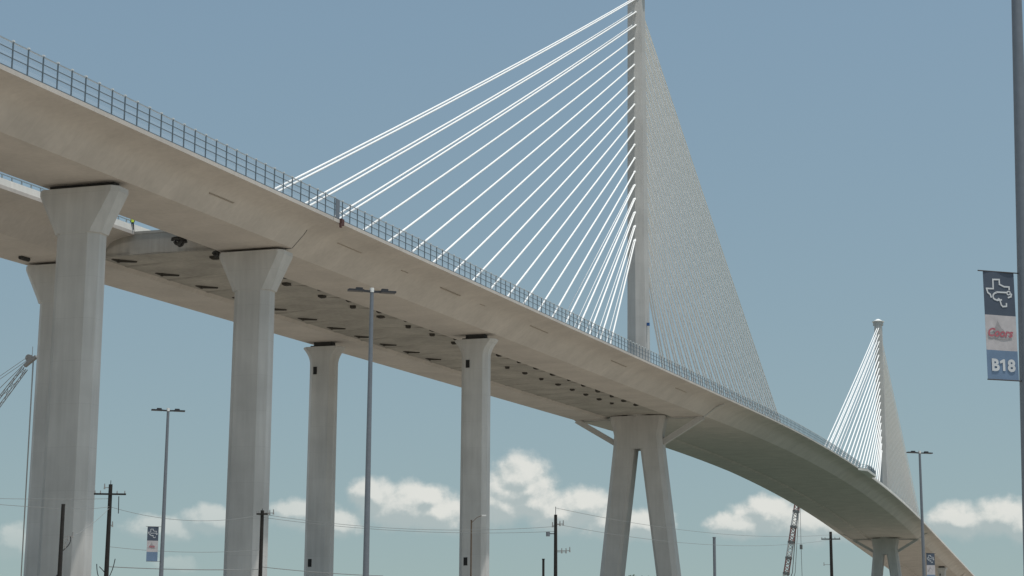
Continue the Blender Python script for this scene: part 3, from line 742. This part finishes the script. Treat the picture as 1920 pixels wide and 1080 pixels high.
# ------------------------------------------------------------------ cranes
def lattice(mb, a, b, w0, w1, n, r=.075):
    a, b = Vector(a), Vector(b); d = (b-a); q = d.normalized().to_track_quat('X', 'Z').to_matrix()
    cs = []
    for k in range(n+1):
        u = k/n; w = w0+(w1-w0)*u; c = a.lerp(b, u)
        cs.append([c + q @ Vector((0, sy*w/2, sz*w/2)) for sy, sz in ((-1, -1), (1, -1), (1, 1), (-1, 1))])
    for k in range(n):
        for j in range(4):
            mb.tube([cs[k][j], cs[k+1][j]], r, 5)
            mb.tube([cs[k][j], cs[k+1][(j+1) % 4]] if k % 2 else [cs[k][(j+1) % 4], cs[k+1][j]], r*.6, 4)
    return cs
cr = thing('lattice_crane', 'dark lattice crane whose boom head rises into view at the left edge', 'crane', (-168, 108, GZ))
tip = Vector((-157.9, 70.3, 50.0)); base = Vector((-166.0, 104.5, 1.0)); 
mb = MB(); lattice(mb, base, tip+(base-tip).normalized()*2, 2.2, .8, 26); mb.build('boom', M_CRANE, cr)
hd = MB(); 
v_ = Vector((0, -1, 0))
for k in range(3): hd.tube([tip+Vector((-.3+.3*k, .6, .2)), tip+Vector((-.2+.3*k, .6, .2))], .62, 14)
hd.beam(tip+Vector((0, 1.4, -1.2)), tip+Vector((0, -.9, .4)), .7, .5); hd.beam(tip+Vector((0, 0, 0)), tip+Vector((0, -2.0, .1)), .25, .25); hd.tube([tip, tip+Vector((0, 0, 2.2))], .05, 5)
hd.build('boom_head', M_CRANE, cr)
pn = MB(); 
for dx in (-.5, .5): pn.tube([tip+Vector((dx, .6, .3)), Vector((-164+dx, 113, 22))], .05, 5)
pn.tube([tip+Vector((0, .8, -.2)), Vector((-165, 108, 12))], .06, 5)
pn.build('pendant_lines', M_CRANE, cr)
hl = MB(); hl.tube([tip+Vector((.2, -.2, 0)), Vector((-157.8, 70.0, 6))], .07, 5); hl.tube([tip+Vector((-.2, -.3, 0)), Vector((-158.1, 69.9, 6))], .05, 5); hl.build('hoist_line', M_CRANE, cr)
hk = MB(); hk.box((-157.9, 70, 5.2), (.8, .5, 1.4)); hk.tube([(-157.9, 70, 4.6), (-157.9, 69.8, 4.1), (-157.9, 70.2, 3.8)], .1, 6); hk.build('hook_block', M_CRANE, cr)
cbd = MB(); cbd.box((-167, 107, 2.6), (3.4, 6.5, 2.6)); cbd.box((-168.6, 107, .6-1.6), (1.0, 8, 1.4)); cbd.box((-165.4, 107, .6-1.6), (1.0, 8, 1.4)); cbd.box((-167, 107, .3), (2.6, 3, 2.0)); cbd.build('crawler_body', M_CRANEW, cr)

cr2 = thing('lattice_crane', 'distant red and white lattice crane boom seen below the main span, with a hook', 'crane', (449, 52, GZ))
b0 = Vector((450.2, 47.6, 1)); b1 = Vector((453.6, 34.6, 75)); 
u0 = (b1-b0)
N_ = 10
for k in range(N_):
    mb = MB(); lattice(mb, b0+u0*(k/N_), b0+u0*((k+1)/N_-.012), 2.3, 2.3, 4, .26)
    mb.build('boom_section', M_CRANER if k % 2 else M_CRANEW, cr2)
    j = MB(); j.box(b0+u0*((k+1)/N_-.006), (2.9, 2.9, 1.3)); j.build('boom_joint', M_CRANE, cr2)
mb = MB(); mb.tube([b1, Vector((452.4, 38.3, 38)), Vector((450, 50, 8))], .2, 5)
mb.tube([b1+Vector((0, -.5, 0)), Vector((452.6, 37.0, 38)), Vector((450.4, 46, 8))], .14, 5); mb.build('pendant_lines', M_CRANE, cr2)
mb = MB(); mb.tube([b1+Vector((0, -.6, 0)), Vector((453.6, 34.0, 51))], .10, 5); mb.build('hoist_line', M_CRANE, cr2)
mb = MB(); mb.box((453.6, 34.0, 50.2), (1.2, 1.2, 2.2)); mb.tube([(453.6, 34, 49), (453.6, 33.8, 30)], .12, 6); mb.build('hook_block', M_CRANE, cr2)
mb = MB(); mb.box((449, 52, 3), (4, 8, 3.4)); mb.box((447, 52, -1), (1.2, 9, 1.8)); mb.box((451, 52, -1), (1.2, 9, 1.8)); mb.box((449, 52, .5), (3, 3, 2)); mb.build('crawler_body', M_CRANER, cr2)

for o in ROOTS:
    if '_off' in o: del o['_off']
